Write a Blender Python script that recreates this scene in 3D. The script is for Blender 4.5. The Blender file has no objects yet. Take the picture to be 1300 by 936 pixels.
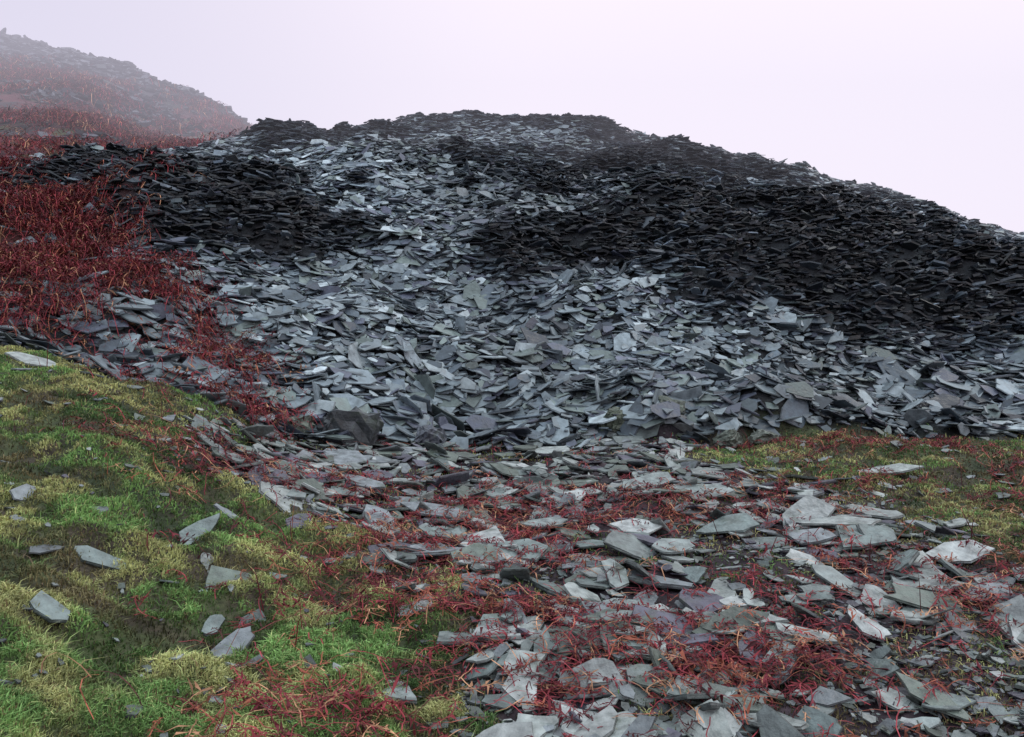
import bpy, bmesh, math
import numpy as np
rng = np.random.default_rng(7)
scene = bpy.context.scene

# ------------------------------------------------------------------ helpers
def hsh(i, j, s):
    n = (i.astype(np.int64) * 374761393 + j.astype(np.int64) * 668265263 + s * 2147483647 // 7) & 0xffffffff
    n = ((n ^ (n >> 13)) * 1274126177) & 0xffffffff
    n = (n ^ (n >> 16)) & 0xffff
    return n / 65535.0
def vnoise(x, y, s=0):
    xi = np.floor(x); yi = np.floor(y)
    fx = x - xi; fy = y - yi
    fx = fx * fx * (3 - 2 * fx); fy = fy * fy * (3 - 2 * fy)
    a = hsh(xi, yi, s); b = hsh(xi + 1, yi, s); c = hsh(xi, yi + 1, s); d = hsh(xi + 1, yi + 1, s)
    return (a * (1 - fx) + b * fx) * (1 - fy) + (c * (1 - fx) + d * fx) * fy
def fbm(x, y, octv=3, s=0):
    r = np.zeros_like(x); amp = 1.0; tot = 0
    for k in range(octv):
        r += amp * vnoise(x * 2 ** k + 13.7 * k, y * 2 ** k - 7.1 * k, s + k * 11); tot += amp; amp *= .5
    return r / tot            # 0..1
def sstep(a, b, x):
    t = np.clip((x - a) / (b - a), 0, 1); return t * t * (3 - 2 * t)
def polymask(x, y, poly, feather):
    """soft inside mask of a plan polygon given as (bearing tangent, range)"""
    P = np.array([(u * d, d) for u, d in poly], float)
    inside = np.zeros(x.shape, bool); dist = np.full(x.shape, 1e9)
    n = len(P)
    for i in range(n):
        ax, ay = P[i]; bx, by = P[(i + 1) % n]
        dx, dy = bx - ax, by - ay
        t = np.clip(((x - ax) * dx + (y - ay) * dy) / (dx * dx + dy * dy + 1e-9), 0, 1)
        dist = np.minimum(dist, np.hypot(x - ax - t * dx, y - ay - t * dy))
        c = (ay > y) != (by > y)
        xc = dx * (y - ay) / (dy if abs(dy) > 1e-9 else 1e-9) + ax
        inside ^= c & (x < xc)
    sd = np.where(inside, dist, -dist)
    return sstep(-feather, feather, sd)

# ------------------------------------------------------------------ terrain profiles (bearing tangent -> [(range, height)])
cols = {
 -1.12: [(1,.6),(2.6,.9),(4,1.4),(8,2.3),(12,3.8),(17,6),(28,11),(38,16),(56,25),(62,26),(120,24)],
 -.69: [(1,.25),(2.6,.4),(4,.75),(8,1.43),(12,2.9),(17,4.86),(20,5.9),(28,9.05),(38,13.7),(55,22.6),(60,22.9),(120,20)],
 -.58: [(1,.2),(3,.33),(4.3,.7),(7.5,1.25),(12,2.7),(17,4.9),(20,5.9),(28,8.9),(38,13.2),(52,20.3),(58,20.3),(120,14)],
 -.51: [(1,.18),(3,.25),(4.5,.62),(7,1.08),(9,1.6),(12,2.5),(13,3.1),(15,4.5),(17,5.1),(19,5.95),(22,6.0),(30,8.6),(40,13.1),(49,18.2),(58,17),(120,10)],
 -.405: [(1,.15),(3,.22),(5,.5),(7,.8),(9,1.35),(12,2.3),(13.2,3.1),(15,4.3),(18,5.3),(20.5,6.6),(23,6.5),(30,8.0),(40,11.9),(46,15.3),(56,13),(120,8)],
 -.35: [(1,.12),(3,.2),(5,.4),(7.5,.5),(9,1.12),(11,1.75),(13,2.5),(14.5,3.8),(17.5,4.95),(22,7.35),(26,6.5),(33,8),(44,13.4),(52,11),(120,8)],
 -.30: [(1,.12),(3,.17),(5,.3),(7.7,.35),(9,1.0),(11,1.6),(13.5,2.6),(15,3.8),(17.5,4.95),(22,7.45),(26,6.5),(33,7),(44,10.5),(52,9),(120,6)],
 -.213: [(1,.1),(3,.15),(6,.2),(8.3,.22),(10.5,1.0),(13,2.3),(16,3.9),(19,5.6),(22.5,7.75),(25,7.6),(30,6),(44,7),(120,5)],
 -.16: [(1,.1),(3,.15),(6,.15),(8.5,.15),(10.7,1.0),(13.5,2.4),(17,4.4),(21,6.8),(24,8.2),(26,8.0),(32,6),(120,4)],
 -.096: [(1,.1),(3,.15),(6,.12),(8.7,.12),(11,1.05),(14,2.6),(18,4.9),(22,7.2),(24.5,8.4),(28,7.6),(35,5),(120,2)],
 .0: [(1,.1),(3,.13),(6,.11),(8.7,.12),(11,1.05),(13.8,2.3),(14.6,3.0),(18,4.9),(22,7.2),(24.5,8.35),(28,7.4),(35,5),(120,2)],
 .138: [(1,.1),(3,.12),(6,.1),(8.8,.1),(11,.95),(13.7,2.1),(14.8,3.1),(18,4.8),(20,5.6),(22,6.8),(25,8.2),(28,7.2),(35,5),(120,2)],
 .266: [(1,.1),(3,.12),(6,.12),(8.9,.1),(11,.85),(13.5,1.85),(14.9,3.0),(18,4.4),(22,6.3),(25,7.4),(28,6.6),(35,4.5),(120,1)],
 .373: [(1,.1),(3,.12),(6,.13),(9,.1),(11,.75),(13.2,1.6),(14.8,2.9),(18,4.3),(22,6.0),(25,6.8),(28,6.0),(35,4),(120,1)],
 .532: [(1,.1),(3,.12),(6,.13),(9.2,.1),(11,.65),(13,1.3),(14.6,2.5),(17,3.6),(21,5.0),(24,5.75),(27,5.2),(35,3),(120,0)],
 .692: [(1,.1),(3,.15),(6,.16),(9.2,.1),(11,.6),(13,1.2),(14.4,2.0),(17,3.0),(20,3.9),(23,4.35),(26,3.8),(35,2),(120,0)],
 1.01: [(1,.1),(3,.2),(6,.2),(9.2,.2),(12,.8),(14,1.2),(17,1.7),(21,2.05),(25,1.6),(35,1),(120,0)],
}
us = sorted(cols)
dg = np.arange(0, 130.01, .2)
ug = np.linspace(-1.12, 1.01, 240)
tab = np.array([np.interp(dg, [p[0] for p in cols[u]], [p[1] for p in cols[u]]) for u in us])
tab = np.array([np.interp(ug, us, tab[:, j]) for j in range(len(dg))]).T
def smooth(a, sig, ax):
    r = int(sig * 3) + 1; k = np.exp(-.5 * (np.arange(-r, r + 1) / sig) ** 2); k /= k.sum()
    pad = [(0, 0), (0, 0)]; pad[ax] = (r, r)
    b = np.pad(a, pad, mode='edge')
    return np.apply_along_axis(lambda v: np.convolve(v, k, mode='valid'), ax, b)
tab = smooth(smooth(tab, 1.8, 1), 3.0, 0)
def Hbase(x, y):
    d = np.maximum(y, 1.0)
    u = np.clip(x / d, ug[0], ug[-1])
    fu = (u - ug[0]) / (ug[1] - ug[0]); fd = np.clip(d, 0, 129.9) / .2
    iu = np.clip(fu.astype(int), 0, len(ug) - 2); idd = np.clip(fd.astype(int), 0, len(dg) - 2)
    fu = fu - iu; fd = fd - idd
    return (tab[iu, idd] * (1 - fu) + tab[iu + 1, idd] * fu) * (1 - fd) + (tab[iu, idd + 1] * (1 - fu) + tab[iu + 1, idd + 1] * fu) * fd

base_u = [-1.1, -.8, -.69, -.6, -.5, -.42, -.35, -.28, -.2, -.1, .3, .7, 1.1]
base_d = [8.6, 8.0, 7.4, 7.1, 6.9, 7.0, 7.2, 7.6, 8.0, 8.2, 8.9, 9.1, 9.2]
edge_u = [-1.1, -.75, -.69, -.6, -.5, -.4, -.33, -.30, 1.1]
edge_d = [17, 17.5, 18.3, 19, 20, 21.5, 23.5, 28.5, 28.5]
BRK_LEFT = [(-1.1, 8.8), (-.8, 9.0), (-.69, 8.6), (-.61, 9.0), (-.53, 9.9), (-.49, 11.4), (-.54, 14.2), (-.64, 16.3), (-.69, 17.3), (-1.1, 18.5)]
DARK_A = [(-.66, 17.3), (-.57, 14.2), (-.47, 12.4), (-.36, 12.3), (-.26, 13.2), (-.20, 14.4), (-.235, 17), (-.33, 18.3), (-.5, 18.4), (-.6, 18.8)]
DARK_B = [(-.05, 14.1), (.05, 13.5), (.1, 13.5), (.2, 13.2), (.3, 12.8), (.42, 12.3), (.7, 12.1), (1.1, 12.1), (1.1, 18), (.7, 19.5), (.53, 20), (.4, 21), (.27, 20.5), (.17, 18), (.1, 16), (.02, 15)]
DARK_C = [(-.10, 19.6), (-.03, 18.3), (.05, 17.6), (.12, 18), (.2, 18.2), (.3, 20), (.38, 23), (.2, 23.5), (.08, 20.8), (-.05, 20.8)]
DARK_D = [(-.33, 20), (-.26, 20.5), (-.12, 22.5), (0, 23.2), (.2, 23), (.2, 27), (-.33, 26)]
SPILL = [(-.34, 7.6), (-.40, 6.2), (-.46, 5.2), (-.36, 5.0), (-.2, 4.7), (-.1, 3.8), (-.06, 3.1), (-.08, 2.3), (1.1, 2.3), (1.1, 3.6), (.68, 4.2), (.56, 5.2), (.46, 6.0), (.32, 7.0), (.24, 9.2), (-.1, 9), (-.3, 8.4)]
MUD = [(.36, 2.2), (.40, 3.2), (.22, 3.9), (.24, 4.5), (.50, 4.9), (.66, 4.8), (1.2, 4.6), (1.2, 2.2)]
GRASS_R = [(.24, 8.8), (.28, 7.4), (.38, 6.5), (.50, 5.8), (.56, 4.6), (.62, 3.7), (1.5, 3.0), (1.5, 9.6), (.6, 9.3)]
def fields(x, y):
    d = np.maximum(y, .8); u = x / d
    w = (fbm(x * .9, y * .9, 3, 5) - .5)
    w2 = (fbm(x * 2.7, y * 2.7, 2, 9) - .5)
    bd = np.interp(u, base_u, base_d) + w * 1.0
    ed = np.interp(u, edge_u, edge_d) + w * 1.5
    heap = sstep(-.25, .25, y - bd) * (1 - sstep(-.3, .3, y - ed)) * (1 - sstep(1.3, 1.5, np.abs(u)))
    xx = x + w * 2.4 + w2 * .9; yy = y + w * 2.2 + w2 * .9
    brkL = polymask(xx, yy, BRK_LEFT, .8)
    dark = np.maximum.reduce([polymask(xx, yy, DARK_A, .6), polymask(xx, yy, DARK_B, .6), .85 * polymask(xx, yy, DARK_C, .8), .6 * polymask(xx, yy, DARK_D, .9)])
    streak = sstep(.50, .64, fbm((x + y * .8) * .45, (y - x * .35) * 1.3, 3, 15))
    dark = dark * (1 - .6 * streak * sstep(15, 16.5, y))
    spill = polymask(x + w2 * .9, y + w * .8, SPILL, .32)
    mud = polymask(x + w2 * .7, y + w * .7, MUD, .25)
    grR = polymask(x + w2 * .6, y + w * .8, GRASS_R, .35)
    hill = sstep(-.3, .8, y - ed) * (u < .5)
    return dict(d=d, u=u, heap=heap, brkL=brkL, dark=dark, spill=spill, grR=grR, mud=mud, hill=hill, w=w, w2=w2)
def H(x, y, f=None):
    if f is None: f = fields(x, y)
    z = Hbase(x, y)
    hp = f['heap']
    z = z + hp * ((fbm(x * .55, y * .55, 3, 21) - .5) * .95 + (fbm(x * 1.9, y * 1.9, 2, 23) - .5) * .32 - .32 * sstep(14, 23, y))
    z = z + hp * f['dark'] * (fbm(x * .9 + y * .3, y * 1.6, 2, 33) - .35) * .85
    gr = (1 - hp) * (1 - f['spill'] * .7)
    near = 1 - sstep(11, 16, np.maximum(y, 0))
    z = z + gr * near * ((fbm(x * 3.2, y * 3.2, 3, 41) - .5) * .20 + (fbm(x * .8, y * .8, 2, 43) - .5) * .18 + (fbm(x * 11, y * 11, 2, 45) - .5) * .05)
    z = z + f['spill'] * (1 - hp) * (fbm(x * 4, y * 4, 3, 47) - .5) * .08
    z = z + f['hill'] * ((fbm(x * .25, y * .25, 4, 51) - .5) * 1.6 + (fbm(x * 1.3, y * 1.3, 2, 53) - .5) * .4) * sstep(0, 8, np.maximum(y - 20, 0))
    return z
def normals(x, y, e=.18):
    zx = (H(x + e, y) - H(x - e, y)) / (2 * e); zy = (H(x, y + e) - H(x, y - e)) / (2 * e)
    n = np.stack([-zx, -zy, np.ones_like(x)], -1)
    return n / np.linalg.norm(n, axis=-1, keepdims=True)

def build_mesh(name, verts, sizes, loops, facecol=None, mat=None, smooth_sh=False):
    me = bpy.data.meshes.new(name)
    me.vertices.add(len(verts)); me.vertices.foreach_set('co', np.ascontiguousarray(verts, dtype=np.float32).ravel())
    me.loops.add(len(loops)); me.loops.foreach_set('vertex_index', np.ascontiguousarray(loops, dtype=np.int32))
    me.polygons.add(len(sizes))
    st = np.concatenate([[0], np.cumsum(sizes)[:-1]]).astype(np.int32)
    me.polygons.foreach_set('loop_start', st)
    me.update(calc_edges=True)
    me.polygons.foreach_set('use_smooth', np.full(len(sizes), smooth_sh))
    if facecol is not None:
        a = me.attributes.new('Col', 'FLOAT_COLOR', 'FACE')
        c = np.ones((len(sizes), 4), np.float32); c[:, :3] = facecol
        a.data.foreach_set('color', c.ravel())
    if mat: me.materials.append(mat)
    ob = bpy.data.objects.new(name, me); scene.collection.objects.link(ob)
    return ob

# ------------------------------------------------------------------ materials
def new_mat(name):
    m = bpy.data.materials.new(name); m.use_nodes = True
    nt = m.node_tree; b = nt.nodes['Principled BSDF']
    return m, nt, b
def attr_mat(name, rough, spec, nscale, lo, hi, bump=.0, bscale=30, det=4, lichen=False, rvar=0, steps=False):
    m, nt, b = new_mat(name); N = nt.nodes; L = nt.links
    at = N.new('ShaderNodeAttribute'); at.attribute_name = 'Col'
    tc = N.new('ShaderNodeTexCoord')
    no = N.new('ShaderNodeTexNoise'); no.inputs['Scale'].default_value = nscale; no.inputs['Detail'].default_value = det
    L.new(tc.outputs['Object'], no.inputs['Vector'])
    mr = N.new('ShaderNodeMapRange'); mr.inputs[1].default_value = .3; mr.inputs[2].default_value = .7; mr.inputs[3].default_value = lo; mr.inputs[4].default_value = hi
    L.new(no.outputs['Fac'], mr.inputs[0])
    mx = N.new('ShaderNodeVectorMath'); mx.operation = 'SCALE'
    L.new(at.outputs['Color'], mx.inputs[0]); L.new(mr.outputs[0], mx.inputs['Scale'])
    out = mx.outputs[0]
    if lichen:
        n2 = N.new('ShaderNodeTexNoise'); n2.inputs['Scale'].default_value = 5.5; n2.inputs['Detail'].default_value = 7; n2.inputs['Roughness'].default_value = .7
        L.new(tc.outputs['Object'], n2.inputs['Vector'])
        r2 = N.new('ShaderNodeMapRange'); r2.inputs[1].default_value = .54; r2.inputs[2].default_value = .66; r2.inputs[4].default_value = .6
        L.new(n2.outputs['Fac'], r2.inputs[0])
        mc = N.new('ShaderNodeMix'); mc.data_type = 'RGBA'
        L.new(r2.outputs[0], mc.inputs['Factor']); L.new(out, mc.inputs['A']); mc.inputs['B'].default_value = (.08, .105, .08, 1)
        out = mc.outputs['Result']
    L.new(out, b.inputs['Base Color'])
    b.inputs['Roughness'].default_value = rough
    if rvar:
        rr = N.new('ShaderNodeMapRange'); rr.inputs[1].default_value = .35; rr.inputs[2].default_value = .65; rr.inputs[3].default_value = rough - rvar; rr.inputs[4].default_value = rough + rvar
        L.new(no.outputs['Fac'], rr.inputs[0]); L.new(rr.outputs[0], b.inputs['Roughness'])
    b.inputs['Specular IOR Level'].default_value = spec
    if bump:
        bn = N.new('ShaderNodeTexNoise'); bn.inputs['Scale'].default_value = bscale; bn.inputs['Detail'].default_value = 5
        L.new(tc.outputs['Object'], bn.inputs['Vector'])
        h = bn.outputs['Fac']
        if steps:   # cleavage ledges: quantised noise added to fine grain
            n4 = N.new('ShaderNodeTexNoise'); n4.inputs['Scale'].default_value = 6; n4.inputs['Detail'].default_value = 3; L.new(tc.outputs['Object'], n4.inputs['Vector'])
            sn = N.new('ShaderNodeMath'); sn.operation = 'SNAP'; sn.inputs[1].default_value = .07; L.new(n4.outputs['Fac'], sn.inputs[0])
            ml = N.new('ShaderNodeMath'); ml.operation = 'MULTIPLY_ADD'; ml.inputs[1].default_value = 2.6; L.new(sn.outputs[0], ml.inputs[0]); L.new(h, ml.inputs[2]); h = ml.outputs[0]
        bp = N.new('ShaderNodeBump'); bp.inputs['Strength'].default_value = bump; bp.inputs['Distance'].default_value = .02
        L.new(h, bp.inputs['Height']); L.new(bp.outputs['Normal'], b.inputs['Normal'])
    return m
m_slate = attr_mat('wet_slate', .5, .45, 10, .62, 1.3, bump=.5, bscale=24, rvar=.12)
m_slab = attr_mat('slate_slab_stone', .5, .45, 16, .58, 1.32, bump=.7, bscale=34, lichen=True, rvar=.14, steps=True)
m_grass = attr_mat('grass_blades', .75, .15, 4, .75, 1.25)
m_brack = attr_mat('dead_bracken_fronds', .75, .15, 6, .7, 1.3)

# ------------------------------------------------------------------ ground sheet
n = 760
s = np.linspace(-1, 1, n); a = 3.0; bb = math.asinh(420 / a)
gx = a * np.sinh(bb * s)
gy = 4.5 + a * np.sinh(bb * s)
X, Y = np.meshgrid(gx, gy)
xf = X.ravel(); yf = Y.ravel()
F = fields(xf, yf); Z = H(xf, yf, F)
idx = np.arange(n * n).reshape(n, n)
q = np.stack([idx[:-1, :-1], idx[:-1, 1:], idx[1:, 1:], idx[1:, :-1]], -1).reshape(-1, 4)
def lerp(a_, b_, t): return a_ * (1 - t[:, None]) + b_ * t[:, None]
C = lambda *v: np.array(v, float)[None, :]
nA = fbm(xf * 1.6, yf * 1.6, 4, 61); nB = fbm(xf * 6, yf * 6, 3, 71); nC = fbm(xf * .5, yf * .5, 3, 81)
grass = lerp(C(.028, .04, .018), C(.055, .07, .028), sstep(.35, .65, nA)); grass = lerp(grass, C(.05, .03, .028), sstep(.45, .65, nB) * .7)
soil = lerp(C(.012, .009, .014), C(.045, .028, .036), nB)
brk = lerp(C(.045, .014, .016), C(.10, .03, .025), nB)
rub = lerp(C(.012, .015, .019), C(.03, .036, .042), nB)
col = lerp(grass, soil, F['spill'])
col = lerp(col, rub, F['heap'])
col = lerp(col, brk, F['brkL'] * .9)
hillc = lerp(lerp(C(.11, .024, .034), C(.07, .08, .035), sstep(.50, .62, nA)), C(.03, .03, .04), sstep(-6, 6, (yf - 41) + (nC - .5) * 14 ))
hillc = lerp(hillc, C(.03, .03, .035), sstep(.60, .72, fbm(xf * .7, yf * .7, 3, 91)))
col = lerp(col, hillc, np.clip(F['hill'], 0, 1))
ground = build_mesh('hillside_ground', np.stack([xf, yf, Z], -1), np.full(len(q), 4), q.ravel(), None, None, True)
ca = ground.data.attributes.new('Col', 'FLOAT_COLOR', 'POINT')
cc = np.ones((n * n, 4), np.float32); cc[:, :3] = col; ca.data.foreach_set('color', cc.ravel())
m_ground = attr_mat('ground_cover', .75, .3, 25, .5, 1.5, bump=1.0, bscale=30)
ground.data.materials.append(m_ground)

# ------------------------------------------------------------------ slate builder
def make_slates(name, P, Nn, yaw, Ln, Wd, T, colr, mat, hi=False, k=6, edge=.55, mid=False):
    N = len(P)
    t0 = np.stack([np.cos(yaw), np.sin(yaw), np.zeros(N)], -1)
    t0 = t0 - Nn * (t0 * Nn).sum(-1, keepdims=True); t0 /= np.linalg.norm(t0, axis=-1, keepdims=True)
    b0 = np.cross(Nn, t0)
    ang = (np.arange(k)[None, :] + rng.uniform(-.42, .42, (N, k))) * 2 * np.pi / k + rng.uniform(0, 6.28, (N, 1))
    r = rng.uniform(.72, 1.18, (N, k))
    ca_, sa_ = np.cos(ang), np.sin(ang)
    sq = 1 / np.maximum(np.abs(ca_), np.abs(sa_)) ** .7
    ex = ca_ * r * sq / 2; ey = sa_ * r * sq / 2
    if mid:
        mxx = (ex + np.roll(ex, -1, 1)) / 2; myy = (ey + np.roll(ey, -1, 1)) / 2
        js = rng.normal(1.0, .055, (N, k)); sh = rng.normal(0, .07, (N, k))
        mxx = mxx * js + sh * (np.roll(ex, -1, 1) - ex); myy = myy * js + sh * (np.roll(ey, -1, 1) - ey)
        ex = np.stack([ex, mxx], -1).reshape(N, -1); ey = np.stack([ey, myy], -1).reshape(N, -1); k = 2 * k
    sk = rng.uniform(-.6, .6, (N, 1)); tp = rng.uniform(-.6, .6, (N, 1))
    ey = ey * (1 + tp * ex * 1.3)
    ox = ex * Ln[:, None] + ey * Wd[:, None] * sk; oy = ey * Wd[:, None]
    lev = [(-.5, .95, .03), (-.1, 1.0, .03), (.2, .975, .025), (.5, .965, .012)] if hi else [(-.5, .95, .03), (.5, .98, .02)]
    R = len(lev); V = np.zeros((N, R, k, 3))
    for i, (h, sc, jt) in enumerate(lev):
        j = sc + rng.uniform(-jt, jt, (N, k))
        V[:, i] = P[:, None] + t0[:, None] * (ox * j)[..., None] + b0[:, None] * (oy * j)[..., None] + Nn[:, None] * (h * T)[:, None, None]
    V = V.reshape(-1, 3)
    basev = (np.arange(N) * R * k)
    jj = np.arange(k); jn = (jj + 1) % k
    side = np.concatenate([np.stack([i * k + jj, i * k + jn, (i + 1) * k + jn, (i + 1) * k + jj], -1) for i in range(R - 1)])
    pat = np.concatenate([side.ravel(), (R - 1) * k + jj, jj[::-1]])
    sizes1 = np.concatenate([np.full(len(side), 4), [k, k]])
    loops = (basev[:, None] + pat[None]).ravel()
    sizes = np.tile(sizes1, N)
    nf = len(sizes1)
    fc = np.repeat(colr[:, None], nf, 1)
    fc[:, :len(side)] *= edge * rng.uniform(.65, 1.35, (N, len(side), 1))  # side faces darkened: edge shade put into the slate colour
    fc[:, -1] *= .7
    return build_mesh(name, V, sizes, loops, fc.reshape(-1, 3), mat)

tint = np.array([.92, 1.01, 1.06])
pal_heap = np.array([[.15, .175, .19], [.09, .11, .13], [.21, .24, .255], [.135, .16, .15], [.085, .09, .12], [.33, .36, .37], [.035, .042, .055]]) * tint
pal_fg = np.array([[.21, .24, .235], [.16, .195, .19], [.28, .305, .295], [.125, .15, .13], [.095, .09, .12], [.19, .21, .225], [.36, .38, .375]]) * [.98, 1.01, 1.02]
def tilt_n(n, amt):
    v = n + rng.normal(0, 1, n.shape) * np.asarray(amt)[..., None]
    return v / np.linalg.norm(v, axis=-1, keepdims=True)

# heap slates (scree)
M = 128000
d = np.sqrt(rng.uniform(6.3 ** 2, 28.5 ** 2, M)); u = rng.uniform(-1.0, 1.0, M)
x = u * d; y = d.copy()
f = fields(x, y)
dens = f['heap'] * (1 - .93 * f['brkL'])
dens *= np.where((u < -.45) & (y < 9.8), .55, 1)
keep = rng.uniform(0, 1, M) < dens
x, y, u = x[keep], y[keep], u[keep]; f = {k_: v[keep] for k_, v in f.items()}
N = len(x)
nn = normals(x, y)
up = np.array([0, 0, 1.0])
dark = f['dark']
mixk = (.22 + .88 * dark)[:, None]
tn = nn * (1 - mixk) + up * mixk + np.array([0, .16, 0]) * dark[:, None]
tn = tn / np.linalg.norm(tn, axis=-1, keepdims=True)
crest = sstep(18.5, 21, y)
tn = tilt_n(tn, (.19 + .08 * dark + .36 * (rng.uniform(0, 1, N) < .14) * (1 - .7 * dark)) * (1 - .5 * crest))
tn[:, 2] = np.abs(tn[:, 2])
big = fbm(x * .8, y * .8, 2, 103)
Ln = np.clip(rng.lognormal(math.log(.21), .5, N) * (.8 + .45 * sstep(.35, .65, big)), .07, .55)
Ln = np.minimum(Ln, .55 - .2 * np.maximum(crest, np.maximum(dark, f['brkL'])))
Wd = Ln * rng.uniform(.35, .85, N); T = np.clip(rng.lognormal(math.log(.0145), .45, N), .006, .04) * (1 + .5 * dark)
z = H(x, y, f) + rng.uniform(-.03, .13, N) + .02
yaw = np.where(rng.uniform(0, 1, N) < .5, rng.normal(0, .5, N), rng.uniform(0, 6.28, N))
pc = pal_heap[rng.choice(7, N, p=[.24, .20, .17, .11, .10, .10, .08])] * rng.uniform(.7, 1.3, (N, 1))
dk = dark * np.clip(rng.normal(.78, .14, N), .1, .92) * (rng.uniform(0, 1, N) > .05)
pc = pc * (1 - dk)[:, None] * (1 + dark[:, None] * np.array([-.08, -.02, .12]))  # shade of the edge-on banks painted into slate colour
patch = fbm(x * .35, y * .35, 3, 101)
chan = np.exp(-((u + .17 - (y - 16) * -.018) / .07) ** 2) * sstep(12, 14, y)
pc *= (.8 + .42 * sstep(.35, .65, patch))[:, None] * (1 + (.12 * sstep(13, 18, y) + .35 * chan) * (1 - dark))[:, None]  # sky sheen on upper run and channel painted in as lighter slate
P = np.stack([x, y, z], -1)
nearm = y < 12
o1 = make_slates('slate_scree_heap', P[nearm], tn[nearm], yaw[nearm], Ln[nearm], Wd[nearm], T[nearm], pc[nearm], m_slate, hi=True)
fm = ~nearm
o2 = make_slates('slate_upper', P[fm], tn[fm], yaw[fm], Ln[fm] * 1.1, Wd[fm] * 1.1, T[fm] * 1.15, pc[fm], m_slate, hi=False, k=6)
bpy.ops.object.select_all(action='DESELECT')
o1.select_set(True); o2.select_set(True); bpy.context.view_layer.objects.active = o1
bpy.ops.object.join()

# far hill outcrop stones
M = 34000
d = np.sqrt(rng.uniform(22 ** 2, 60 ** 2, M)); u = rng.uniform(-1.0, -.25, M); x = u * d; y = d
f = fields(x, y)
rk = fbm(x * .25, y * .25, 3, 111)
dens = f['hill'] * np.where(y > 42, .7, .05 + .75 * sstep(.56, .64, rk))
keep = rng.uniform(0, 1, M) < dens; x, y = x[keep], y[keep]; N = len(x)
nn = normals(x, y); tn = tilt_n(nn * .6 + up * .4, np.full(N, .25))
Ln = np.clip(rng.lognormal(math.log(.36), .45, N), .1, .8); Wd = Ln * rng.uniform(.5, .9, N); T = Ln * rng.uniform(.1, .3, N)
pc = np.array([.04, .04, .055]) * rng.uniform(.4, 1.9, (N, 1))
P = np.stack([x, y, H(x, y) + .05], -1)
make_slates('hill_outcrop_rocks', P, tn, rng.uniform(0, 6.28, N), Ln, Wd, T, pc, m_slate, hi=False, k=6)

# foreground spill of slabs + chips
M = 11000
u = rng.uniform(-.95, 1.15, M); d = np.exp(rng.uniform(math.log(2.1), math.log(9.6), M)); x = u * d; y = d
f = fields(x, y)
cl = fbm(x * 1.3, y * 1.3, 2, 121)
dens = f['spill'] * np.where(y > 5.8, .95, .26 + .5 * sstep(.42, .58, cl)) * (1 - .6 * f['mud'] * (y < 5.6))
dens = dens * np.where((u > .25) & (y > 5.6), .6, 1)
halo = polymask(x + .4, y, SPILL, 1.1)
dens = np.maximum(dens, .10 * halo * (u < .2)); dens = np.maximum(dens, .03 * (u < -.2) * sstep(3.5, 6.0, y)); dens = np.maximum(dens, .15 * f['grR']); dens = np.maximum(dens, .02)
dens *= (y / 9.0) ** .5 * 1.15
keep = rng.uniform(0, 1, M) < dens
x, y = x[keep], y[keep]; N = len(x); nn = normals(x, y, .25)
tn = tilt_n(nn, .13 + .26 * (rng.uniform(0, 1, N) < .28)); tn[:, 2] = np.abs(tn[:, 2])
inside = fields(x, y)['spill']
Ln = np.clip(rng.lognormal(math.log(.18), .5, N), .05, .44) * np.where(y < 3.3, .8, 1) * (.6 + .4 * inside); Wd = Ln * rng.uniform(.4, .85, N); T = np.clip(Ln * rng.uniform(.035, .085, N), .006, .024)
pc = pal_fg[rng.choice(7, N, p=[.2, .2, .15, .11, .10, .15, .09])] * rng.uniform(.65, 1.25, (N, 1))
P = np.stack([x, y, H(x, y) + .003 + rng.uniform(0, .04, N) * (.3 + .7 * inside)], -1)
yaw = rng.uniform(0, 6.28, N)
# individually placed slabs: x, y, length, width, yaw, palette, pitch toward viewer
key = [(1.19,6.3,.50,.36,.1,0,.2),(.34,7.8,.46,.34,0,2,.15),(-1.55,6.9,.62,.42,-.2,5,.2),(-1.75,4.15,.24,.18,.9,1,.7),(-1.95,3.55,.38,.12,.05,1,.05),
 (-1.45,3.75,.24,.17,.3,3,.2),(-.23,4.35,.34,.28,.2,3,.4),(.03,4.5,.42,.28,-.3,1,.2),(-.59,5.4,.48,.26,-.3,5,.1),(.58,4.1,.38,.15,1.5,0,.15),
 (.55,3.68,.24,.19,.1,0,.15),(.74,3.42,.36,.22,-.6,4,.35),(1.10,3.45,.36,.17,-.6,2,.1),(1.77,4.0,.30,.2,-.9,0,.3),(1.65,3.45,.26,.11,-1.2,6,.2),
 (1.29,3.3,.30,.15,-.2,2,.1),(2.66,4.38,.36,.25,.2,6,.3),(2.08,3.7,.38,.18,-.3,3,.4),(-1.17,3.1,.22,.13,1.3,5,.7),(-1.33,3.3,.13,.10,.9,1,.4),
 (-.09,3.45,.20,.14,.5,1,.3),(.37,3.87,.22,.13,-.1,2,.1),(2.26,5.0,.46,.24,-.3,2,.1),(3.4,6.7,.5,.24,-.1,2,.1),(-1.78,2.85,.17,.12,-.2,1,.2),
 (-4.2,6.5,.5,.25,-.2,2,.1),(-1.16,5.9,.36,.24,.1,5,.2),(1.43,4.96,.4,.26,.3,1,.2),(1.2,3.32,.28,.14,-1.0,3,.2),
 (1.0,4.6,.3,.2,.9,0,.2),(.85,5.0,.32,.22,-.5,6,.2),(.25,5.1,.34,.24,.3,0,.1),(1.9,4.7,.3,.2,.4,5,.2)]
kx = np.array([k_[0] for k_ in key]); ky = np.array([k_[1] for k_ in key])
kn = normals(kx, ky, .25); kn[:, 1] -= np.array([k_[6] for k_ in key]) * .7; kn[:, 0] += rng.normal(0, .1, len(key)); kn /= np.linalg.norm(kn, axis=-1, keepdims=True)
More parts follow.
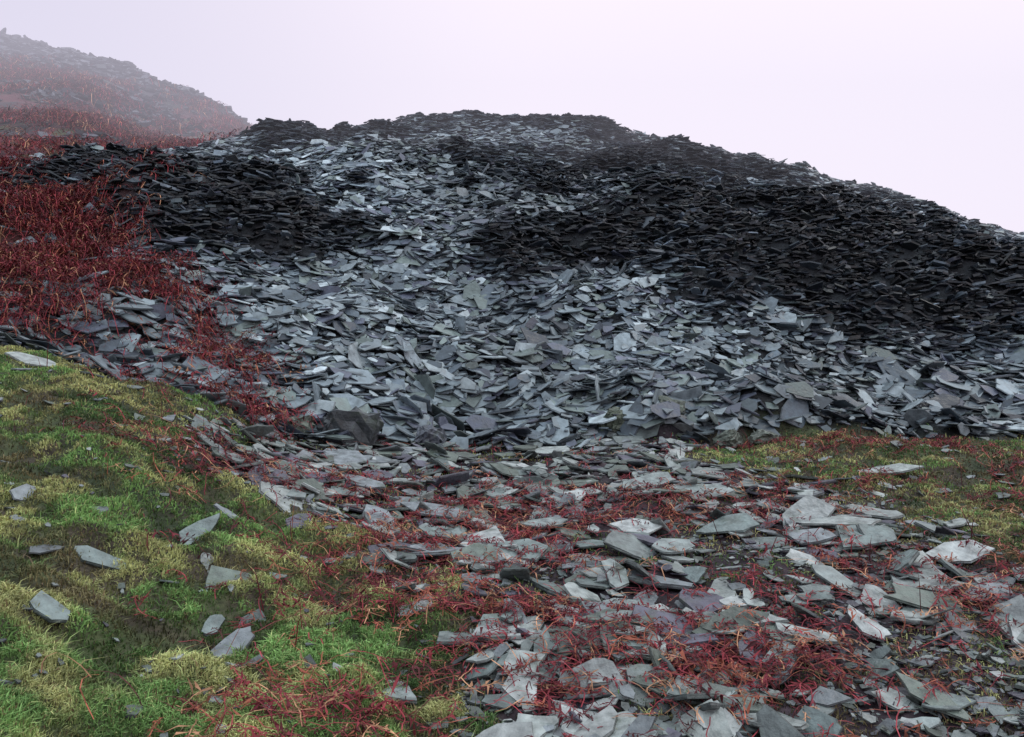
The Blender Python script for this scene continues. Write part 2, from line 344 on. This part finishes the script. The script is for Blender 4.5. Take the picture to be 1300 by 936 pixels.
KP = np.stack([kx, ky, H(kx, ky) + np.where((kx < -1.1) & (ky < 4.6), .022, .05)], -1)
kc = pal_fg[[k_[5] for k_ in key]] * 1.15
P = np.concatenate([P, KP]); tn = np.concatenate([tn, kn]); yaw = np.concatenate([yaw, [k_[4] for k_ in key]])
Ln = np.concatenate([Ln, [k_[2] for k_ in key]]); Wd = np.concatenate([Wd, [k_[3] for k_ in key]]); T = np.concatenate([T, [.018] * len(key)]); pc = np.concatenate([pc, kc])
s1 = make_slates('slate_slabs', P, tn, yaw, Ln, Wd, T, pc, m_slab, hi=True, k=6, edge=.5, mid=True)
M = 36000
u = rng.uniform(-.7, 1.0, M); d = np.exp(rng.uniform(math.log(2.1), math.log(9.4), M)); x = u * d; y = d
f = fields(x, y); keep = rng.uniform(0, 1, M) < np.clip(f['spill'] * (.5 + .1 * f['mud']) * sstep(.35, .55, fbm(x * 2, y * 2, 2, 125)) + .02, 0, 1) * (1 - f['heap'])
x, y = x[keep], y[keep]; N = len(x)
Ln = np.clip(rng.lognormal(math.log(.035), .5, N), .012, .11); P = np.stack([x, y, H(x, y) + rng.uniform(.0, .02, N)], -1)
pc = pal_fg[rng.choice(7, N, p=[.15, .2, .08, .17, .22, .15, .03])] * rng.uniform(.4, 1.0, (N, 1))
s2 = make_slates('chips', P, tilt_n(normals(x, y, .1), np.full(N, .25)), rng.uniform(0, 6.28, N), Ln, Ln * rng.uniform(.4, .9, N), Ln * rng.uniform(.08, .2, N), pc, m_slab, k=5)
bpy.ops.object.select_all(action='DESELECT')
s1.select_set(True); s2.select_set(True); bpy.context.view_layer.objects.active = s1; bpy.ops.object.join()

# ------------------------------------------------------------------ grass
def blades(name, x, y, h, w, colr, mat, lean=.5, zoff=0):
    N = len(x); z = H(x, y) + zoff
    a0 = rng.uniform(0, 6.28, N); la = rng.uniform(0, 6.28, N); ll = np.abs(rng.normal(0, lean, N)) * h
    dx, dy = np.cos(a0) * w / 2, np.sin(a0) * w / 2
    b1 = np.stack([x - dx, y - dy, z - .01], -1); b2 = np.stack([x + dx, y + dy, z - .01], -1)
    mx_, my_ = x + np.cos(la) * ll * .35, y + np.sin(la) * ll * .35
    m1 = np.stack([mx_ - dx * .7, my_ - dy * .7, z + h * .6], -1); m2 = np.stack([mx_ + dx * .7, my_ + dy * .7, z + h * .6], -1)
    tp = np.stack([x + np.cos(la) * ll, y + np.sin(la) * ll, z + h * (1 - .25 * np.minimum(ll / h, 1))], -1)
    V = np.stack([b1, b2, m2, m1, tp], 1).reshape(-1, 3)
    pat = np.array([0, 1, 2, 3, 3, 2, 4]); lo = (np.arange(N)[:, None] * 5 + pat).ravel()
    return build_mesh(name, V, np.tile([4, 3], N), lo, np.repeat(colr, 2, 0), mat)
M = 850000
u = rng.uniform(-1.0, 1.05, M); d = np.exp(rng.uniform(math.log(2.0), math.log(9.6), M)); x = u * d; y = d
f = fields(x, y)
left = (1 - f['heap']) * (1 - f['spill']) * (u < .2)
g = np.clip(left + f['grR'] * .85 * (1 - f['heap']), 0, 1)
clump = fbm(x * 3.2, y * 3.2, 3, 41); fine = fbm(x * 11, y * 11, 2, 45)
tone = fbm(x * 1.3, y * 1.3, 4, 61); t2 = fbm(x * 3.2, y * 3.2, 3, 71)
bare = sstep(.55, .63, fbm(x * 1.4 + 3, y * 2.6, 4, 131))
g = g * (1 - .45 * bare) * (.35 + .65 * sstep(.36, .52, clump * .6 + fine * .4))
g = np.maximum(g, f['spill'] * .14 * (fbm(x * 1.5, y * 1.5, 2, 141) > .50))
keep = rng.uniform(0, 1, M) < g
x, y, tone, t2, clump, u, fine, bare = [v[keep] for v in (x, y, tone, t2, clump, u, fine, bare)]; N = len(x)
colr = lerp(C(.06, .115, .04), C(.15, .27, .085), sstep(.38, .56, tone + rng.normal(0, .04, N)))
colr = lerp(colr, C(.42, .41, .18), np.clip(sstep(.46, .62, t2) * .75 + (rng.uniform(0, 1, N) < .10) * .5, 0, 1))
colr = lerp(colr, C(.18, .09, .07), ((rng.uniform(0, 1, N) < .06 + .25 * (u > .3))) * .8)
colr = lerp(colr, C(.085, .06, .04) * rng.uniform(.5, 1.6, (N, 1)), bare * .75)
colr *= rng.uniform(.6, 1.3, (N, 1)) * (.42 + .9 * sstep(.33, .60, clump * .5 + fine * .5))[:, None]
blades('moss_and_grass', x, y, rng.uniform(.008, .022, N) * (1 + .05 * y) * (1 + 1.3 * (rng.uniform(0, 1, N) < .03)), .0026 + .0012 * y, colr, m_grass, 1.3)

# ------------------------------------------------------------------ dead bracken
def fronds(name, x, y, L_, colr, lift, zoff, pin=.28, m=9, mat=m_brack, cvs=1.6, wk=.09):
    N = len(x); hd = rng.uniform(0, 6.28, N); cv = rng.normal(0, cvs, N)
    t = np.linspace(0, 1, m + 1)
    an = hd[:, None] + cv[:, None] * t[None] + np.cumsum(rng.normal(0, .16, (N, m + 1)), 1)
    step = L_[:, None] / m
    px = x[:, None] + np.cumsum(np.cos(an) * step, 1); py = y[:, None] + np.cumsum(np.sin(an) * step, 1)
    pz = H(px.ravel(), py.ravel()).reshape(px.shape) + zoff[:, None] + (np.sin(t * math.pi * .85) * 1)[None] * lift[:, None]
    R = np.stack([px, py, pz], -1)
    side = np.stack([-np.sin(an), np.cos(an), np.zeros_like(an)], -1)
    wd = (.0026 + .0006 * y)[:, None, None]
    A = R + side * wd * .5; B = R - side * wd * .5
    V = [A.reshape(N, -1, 3), B.reshape(N, -1, 3)]
    k1 = m + 1; pats = []; sizes = []
    for i in range(m):
        pats += [i, i + 1, k1 + i + 1, k1 + i]; sizes.append(4)
    prof = np.sin(np.linspace(.45, math.pi * .98, m)) * 1.0
    fw = np.stack([np.cos(an), np.sin(an), np.zeros_like(an)], -1)
    off = 2 * k1
    if pin > 0:
        for sgn in (1, -1):
            for i in range(1, m + 1):
                ln = (L_ * pin * prof[i - 1] * rng.uniform(.3, 1.25, N))[:, None]
                c0 = R[:, i]; dirv = side[:, i] * sgn * .8 + fw[:, i] * .5 + rng.normal(0, .38, (N, 3)); dirv[:, 2] -= .1
                wv = fw[:, i] * (ln * wk + .0012 + .0003 * y[:, None]); wv = wv + rng.normal(0, .3, (N, 3)) * ln * wk * .6
                mid = c0 + dirv * ln * .5 + rng.normal(0, .12, (N, 3)) * ln
                tip = c0 + dirv * ln + rng.normal(0, .2, (N, 3)) * ln
                V.append(np.stack([c0, mid + wv, tip, mid - wv], 1))
                pats += [off, off + 1, off + 2, off + 3]; sizes.append(4); off += 4
    V = np.concatenate(V, 1); nv = V.shape[1]
    lo = (np.arange(N)[:, None] * nv + np.array(pats)[None]).ravel()
    nf = len(sizes); fc = np.repeat(colr[:, None], nf, 1); fc = fc * rng.uniform(.5, 1.5, (N, nf, 1)); fc[:, :m] *= 1.3
    return build_mesh(name, V.reshape(-1, 3), np.tile(sizes, N), lo, fc.reshape(-1, 3), mat)
bp = np.array([[.19, .032, .040], [.12, .022, .030], [.22, .07, .045], [.07, .02, .024], [.32, .17, .10]])
def bcol(N, p=(.34, .26, .17, .15, .08)): return bp[rng.choice(5, N, p=p)] * rng.uniform(.7, 1.2, (N, 1))
M = 32000
u = rng.uniform(-.7, 1.1, M); d = np.exp(rng.uniform(math.log(2.3), math.log(8.6), M)); x = u * d; y = d
f = fields(x, y); c1 = fbm(x * 1.25, y * 1.25, 3, 151)
sp_wide = polymask(x + .35, y, SPILL, .9)
dn = sp_wide * sstep(.44, .56, c1) * .62 * np.where(y > 6.3, .35, 1) * np.where(u > .72, .5, 1) * (1 - .35 * f['mud'])
dn = np.maximum(dn, sp_wide * .07)
dn = np.maximum(dn, .02 * (u > -.5)); dn = np.maximum(dn, f['grR'] * .35 * sstep(.42, .58, c1))
pr = polymask(x, y, [(.40, 9.6), (.41, 8.0), (.60, 7.8), (.62, 9.6)], .35); dn = np.maximum(dn, pr * 1.0)
keep = rng.uniform(0, 1, M) < dn; x, y = x[keep], y[keep]; N = len(x); hf = int(N * .55)
zo = rng.uniform(.005, .055, N)
b1 = fronds('dead_bracken', x[:hf], y[:hf], rng.uniform(.10, .28, hf), bcol(hf), rng.uniform(.0, .05, hf), zo[:hf], pin=.22, m=11)
b1b = fronds('strands', x[hf:], y[hf:], rng.uniform(.06, .28, N - hf), bcol(N - hf, (.28, .2, .2, .14, .18)), rng.uniform(.0, .05, N - hf), zo[hf:] , pin=0, m=6, cvs=1.0)
# left slope bracken + patches
M = 30000
d = np.sqrt(rng.uniform(6.5 ** 2, 19 ** 2, M)); u = rng.uniform(-1.0, -.3, M); x = u * d; y = d
f = fields(x, y); c1 = fbm(x * 1.1, y * 1.1, 3, 161)
strip = polymask(x, y, [(-1.1, 7.8), (-.69, 7.0), (-.42, 6.6), (-.30, 7.2), (-.32, 8.8), (-.44, 10.2), (-1.1, 10)], .4) * sstep(.42, .54, c1) * .9
keep = rng.uniform(0, 1, M) < np.clip(f['brkL'] * .95 * sstep(.29, .44, c1) + strip, 0, 1); x, y = x[keep], y[keep]; N = len(x)
b2 = fronds('bracken_left', x, y, rng.uniform(.2, .55, N), bcol(N, (.36, .28, .12, .17, .07)), rng.uniform(.03, .22, N), rng.uniform(.03, .15, N), m=8, pin=.2)
# far hill bracken tufts
M = 26000
d = np.sqrt(rng.uniform(19 ** 2, 47 ** 2, M)); u = rng.uniform(-1.0, -.3, M); x = u * d; y = d
f = fields(x, y); c1 = fbm(x * .4, y * .4, 3, 171)
keep = rng.uniform(0, 1, M) < f['hill'] * (.08 + .92 * sstep(.42, .54, c1)) * (1 - sstep(39, 46, y)); x, y = x[keep], y[keep]; N = len(x)
b3 = fronds('bracken_far', x, y, rng.uniform(.4, .9, N), bcol(N, (.42, .26, .12, .1, .10)) * 1.25, rng.uniform(.1, .4, N), rng.uniform(.03, .12, N), m=5, pin=.25)
# upright dead stalks
M = 620
u = rng.uniform(-.8, .9, M); d = np.exp(rng.uniform(math.log(3), math.log(12), M)); x = u * d; y = d
f = fields(x, y); keep = rng.uniform(0, 1, M) < np.clip(.25 + f['brkL'] + .3 * f['grR'] - .9 * f['heap'] * (1 - f['brkL']), 0.02, 1)
x, y = x[keep], y[keep]
x = np.concatenate([x, [-3.9, 2.9, 3.1, 2.7, 4.4, -.9, -.2]]); y = np.concatenate([y, [6.2, 8.2, 8.6, 8.4, 6.8, 8.2, 8.3]]); N = len(x)
b4 = blades('stalks', x, y, rng.uniform(.08, .32, N), .004 + .0007 * y, bcol(N, (.3, .3, .1, .2, .1)), m_brack, .55)
bpy.ops.object.select_all(action='DESELECT')
for o in (b1, b1b, b2, b3, b4): o.select_set(True)
bpy.context.view_layer.objects.active = b1; bpy.ops.object.join()

# ------------------------------------------------------------------ boulders
def boulder(x, y, sx, sy, sz, rot, colr, seed):
    r = np.random.default_rng(seed)
    bm = bmesh.new()
    for i in range(26):
        v = r.normal(0, 1, 3); v /= np.linalg.norm(v); v = np.sign(v) * np.abs(v) ** .6
        bm.verts.new((v[0] * sx / 2 * r.uniform(.75, 1.1), v[1] * sy / 2 * r.uniform(.75, 1.1), v[2] * sz / 2 * r.uniform(.7, 1.1)))
    res = bmesh.ops.convex_hull(bm, input=bm.verts)
    bmesh.ops.delete(bm, geom=[g_ for g_ in res['geom_interior'] if isinstance(g_, bmesh.types.BMVert)], context='VERTS')
    bmesh.ops.subdivide_edges(bm, edges=list(bm.edges), cuts=3, use_grid_fill=True, fractal=.0)
    for v in bm.verts: v.co += v.normal * r.normal(0, .02) * (sx / .6)
    me = bpy.data.meshes.new('boulder'); bm.to_mesh(me); bm.free()
    at = me.attributes.new('Col', 'FLOAT_COLOR', 'FACE'); c = np.ones((len(me.polygons), 4), np.float32); c[:, :3] = np.array(colr) * r.uniform(.6, 1.5, (len(me.polygons), 1)); at.data.foreach_set('color', c.ravel())
    me.materials.append(m_slab)
    ob = bpy.data.objects.new('boulder', me); scene.collection.objects.link(ob)
    ob.location = (x, y, float(H(np.array([x]), np.array([y]))[0]) + sz * .3); ob.rotation_euler = (r.uniform(-.2, .2), r.uniform(-.2, .2), rot)
boulder(-1.68, 7.8, .72, .55, .5, .1, (.06, .068, .075), 1)
boulder(-2.25, 7.7, .45, .4, .3, .6, (.10, .12, .10), 2)
boulder(1.25, 8.9, .4, .35, .3, .3, (.08, .10, .075), 3)
boulder(1.85, 9.0, .5, .35, .32, -.3, (.10, .12, .10), 4)
boulder(2.5, 8.6, .35, .3, .25, .7, (.11, .13, .11), 5)
boulder(-.9, 8.2, .36, .3, .28, .2, (.07, .08, .10), 6)
boulder(3.0, 8.7, .5, .3, .2, .2, (.13, .15, .13), 7)

# ------------------------------------------------------------------ mist bank over the hill
bm = bmesh.new(); bmesh.ops.create_cube(bm, size=1)
me = bpy.data.meshes.new('mist'); bm.to_mesh(me); bm.free()
mist = bpy.data.objects.new('mist', me); scene.collection.objects.link(mist)
mist.scale = (190, 62, 50); mist.location = (0, 19 + 31, 2)
mm = bpy.data.materials.new('mist'); mm.use_nodes = True; nt = mm.node_tree; nt.nodes.clear()
out = nt.nodes.new('ShaderNodeOutputMaterial'); ab = nt.nodes.new('ShaderNodeVolumeAbsorption'); em = nt.nodes.new('ShaderNodeEmission'); ad = nt.nodes.new('ShaderNodeAddShader')
SG = .0150
ab.inputs['Color'].default_value = (0, 0, 0, 1); ab.inputs['Density'].default_value = SG
em.inputs['Color'].default_value = (.80, .77, .92, 1); em.inputs['Strength'].default_value = SG  # mist glows by itself, standing in for scattered sky light
nt.links.new(ab.outputs[0], ad.inputs[0]); nt.links.new(em.outputs[0], ad.inputs[1]); nt.links.new(ad.outputs[0], out.inputs['Volume'])
me.materials.append(mm)

# ------------------------------------------------------------------ sky and light
SE, SR = math.radians(50), math.radians(60)
w = bpy.data.worlds.new('World'); scene.world = w; w.use_nodes = True; nt = w.node_tree; N_ = nt.nodes; L = nt.links
bg = N_['Background']
sky = N_.new('ShaderNodeTexSky'); sky.sky_type = 'NISHITA'; sky.sun_disc = False; sky.sun_elevation = SE; sky.sun_rotation = SR; sky.dust_density = 4
sc = N_.new('ShaderNodeVectorMath'); sc.operation = 'SCALE'; sc.inputs['Scale'].default_value = .1; L.new(sky.outputs[0], sc.inputs[0])
tc = N_.new('ShaderNodeTexCoord'); sp = N_.new('ShaderNodeSeparateXYZ'); L.new(tc.outputs['Generated'], sp.inputs[0])
r1 = N_.new('ShaderNodeMapRange'); r1.inputs[1].default_value = -.6; r1.inputs[2].default_value = .05; r1.interpolation_type = 'SMOOTHSTEP'; L.new(sp.outputs['X'], r1.inputs[0])
mh = N_.new('ShaderNodeMix'); mh.data_type = 'RGBA'; L.new(r1.outputs[0], mh.inputs['Factor']); mh.inputs['A'].default_value = (.74, .70, .86, 1); mh.inputs['B'].default_value = (1.22, 1.08, 1.17, 1)
r2 = N_.new('ShaderNodeMapRange'); r2.inputs[1].default_value = .4; r2.inputs[2].default_value = .85; r2.interpolation_type = 'SMOOTHSTEP'; L.new(sp.outputs['Z'], r2.inputs[0])
mz = N_.new('ShaderNodeMix'); mz.data_type = 'RGBA'; L.new(r2.outputs[0], mz.inputs['Factor']); L.new(mh.outputs['Result'], mz.inputs['A']); mz.inputs['B'].default_value = (1.22, 1.38, 1.48, 1)
fx = N_.new('ShaderNodeMix'); fx.data_type = 'RGBA'; fx.inputs['Factor'].default_value = .93; L.new(sc.outputs[0], fx.inputs['A']); L.new(mz.outputs['Result'], fx.inputs['B'])
L.new(fx.outputs['Result'], bg.inputs['Color']); bg.inputs['Strength'].default_value = 1.0
sun = bpy.data.lights.new('sun', 'SUN'); sun.energy = .75; sun.angle = math.radians(30); sun.color = (1, .98, .95)
so = bpy.data.objects.new('sun', sun); scene.collection.objects.link(so)
so.rotation_euler = (math.pi / 2 - SE, 0, math.pi - SR)

cam = bpy.data.cameras.new('camera'); co = bpy.data.objects.new('camera', cam); scene.collection.objects.link(co)
co.location = (0, 0, 1.6); co.rotation_euler = (math.pi / 2, 0, 0)
cam.sensor_width = 36; cam.lens = 26; cam.shift_y = -.0523; cam.clip_end = 2000
scene.camera = co
scene.view_settings.view_transform = 'Standard'; scene.view_settings.look = 'None'; scene.view_settings.exposure = 0
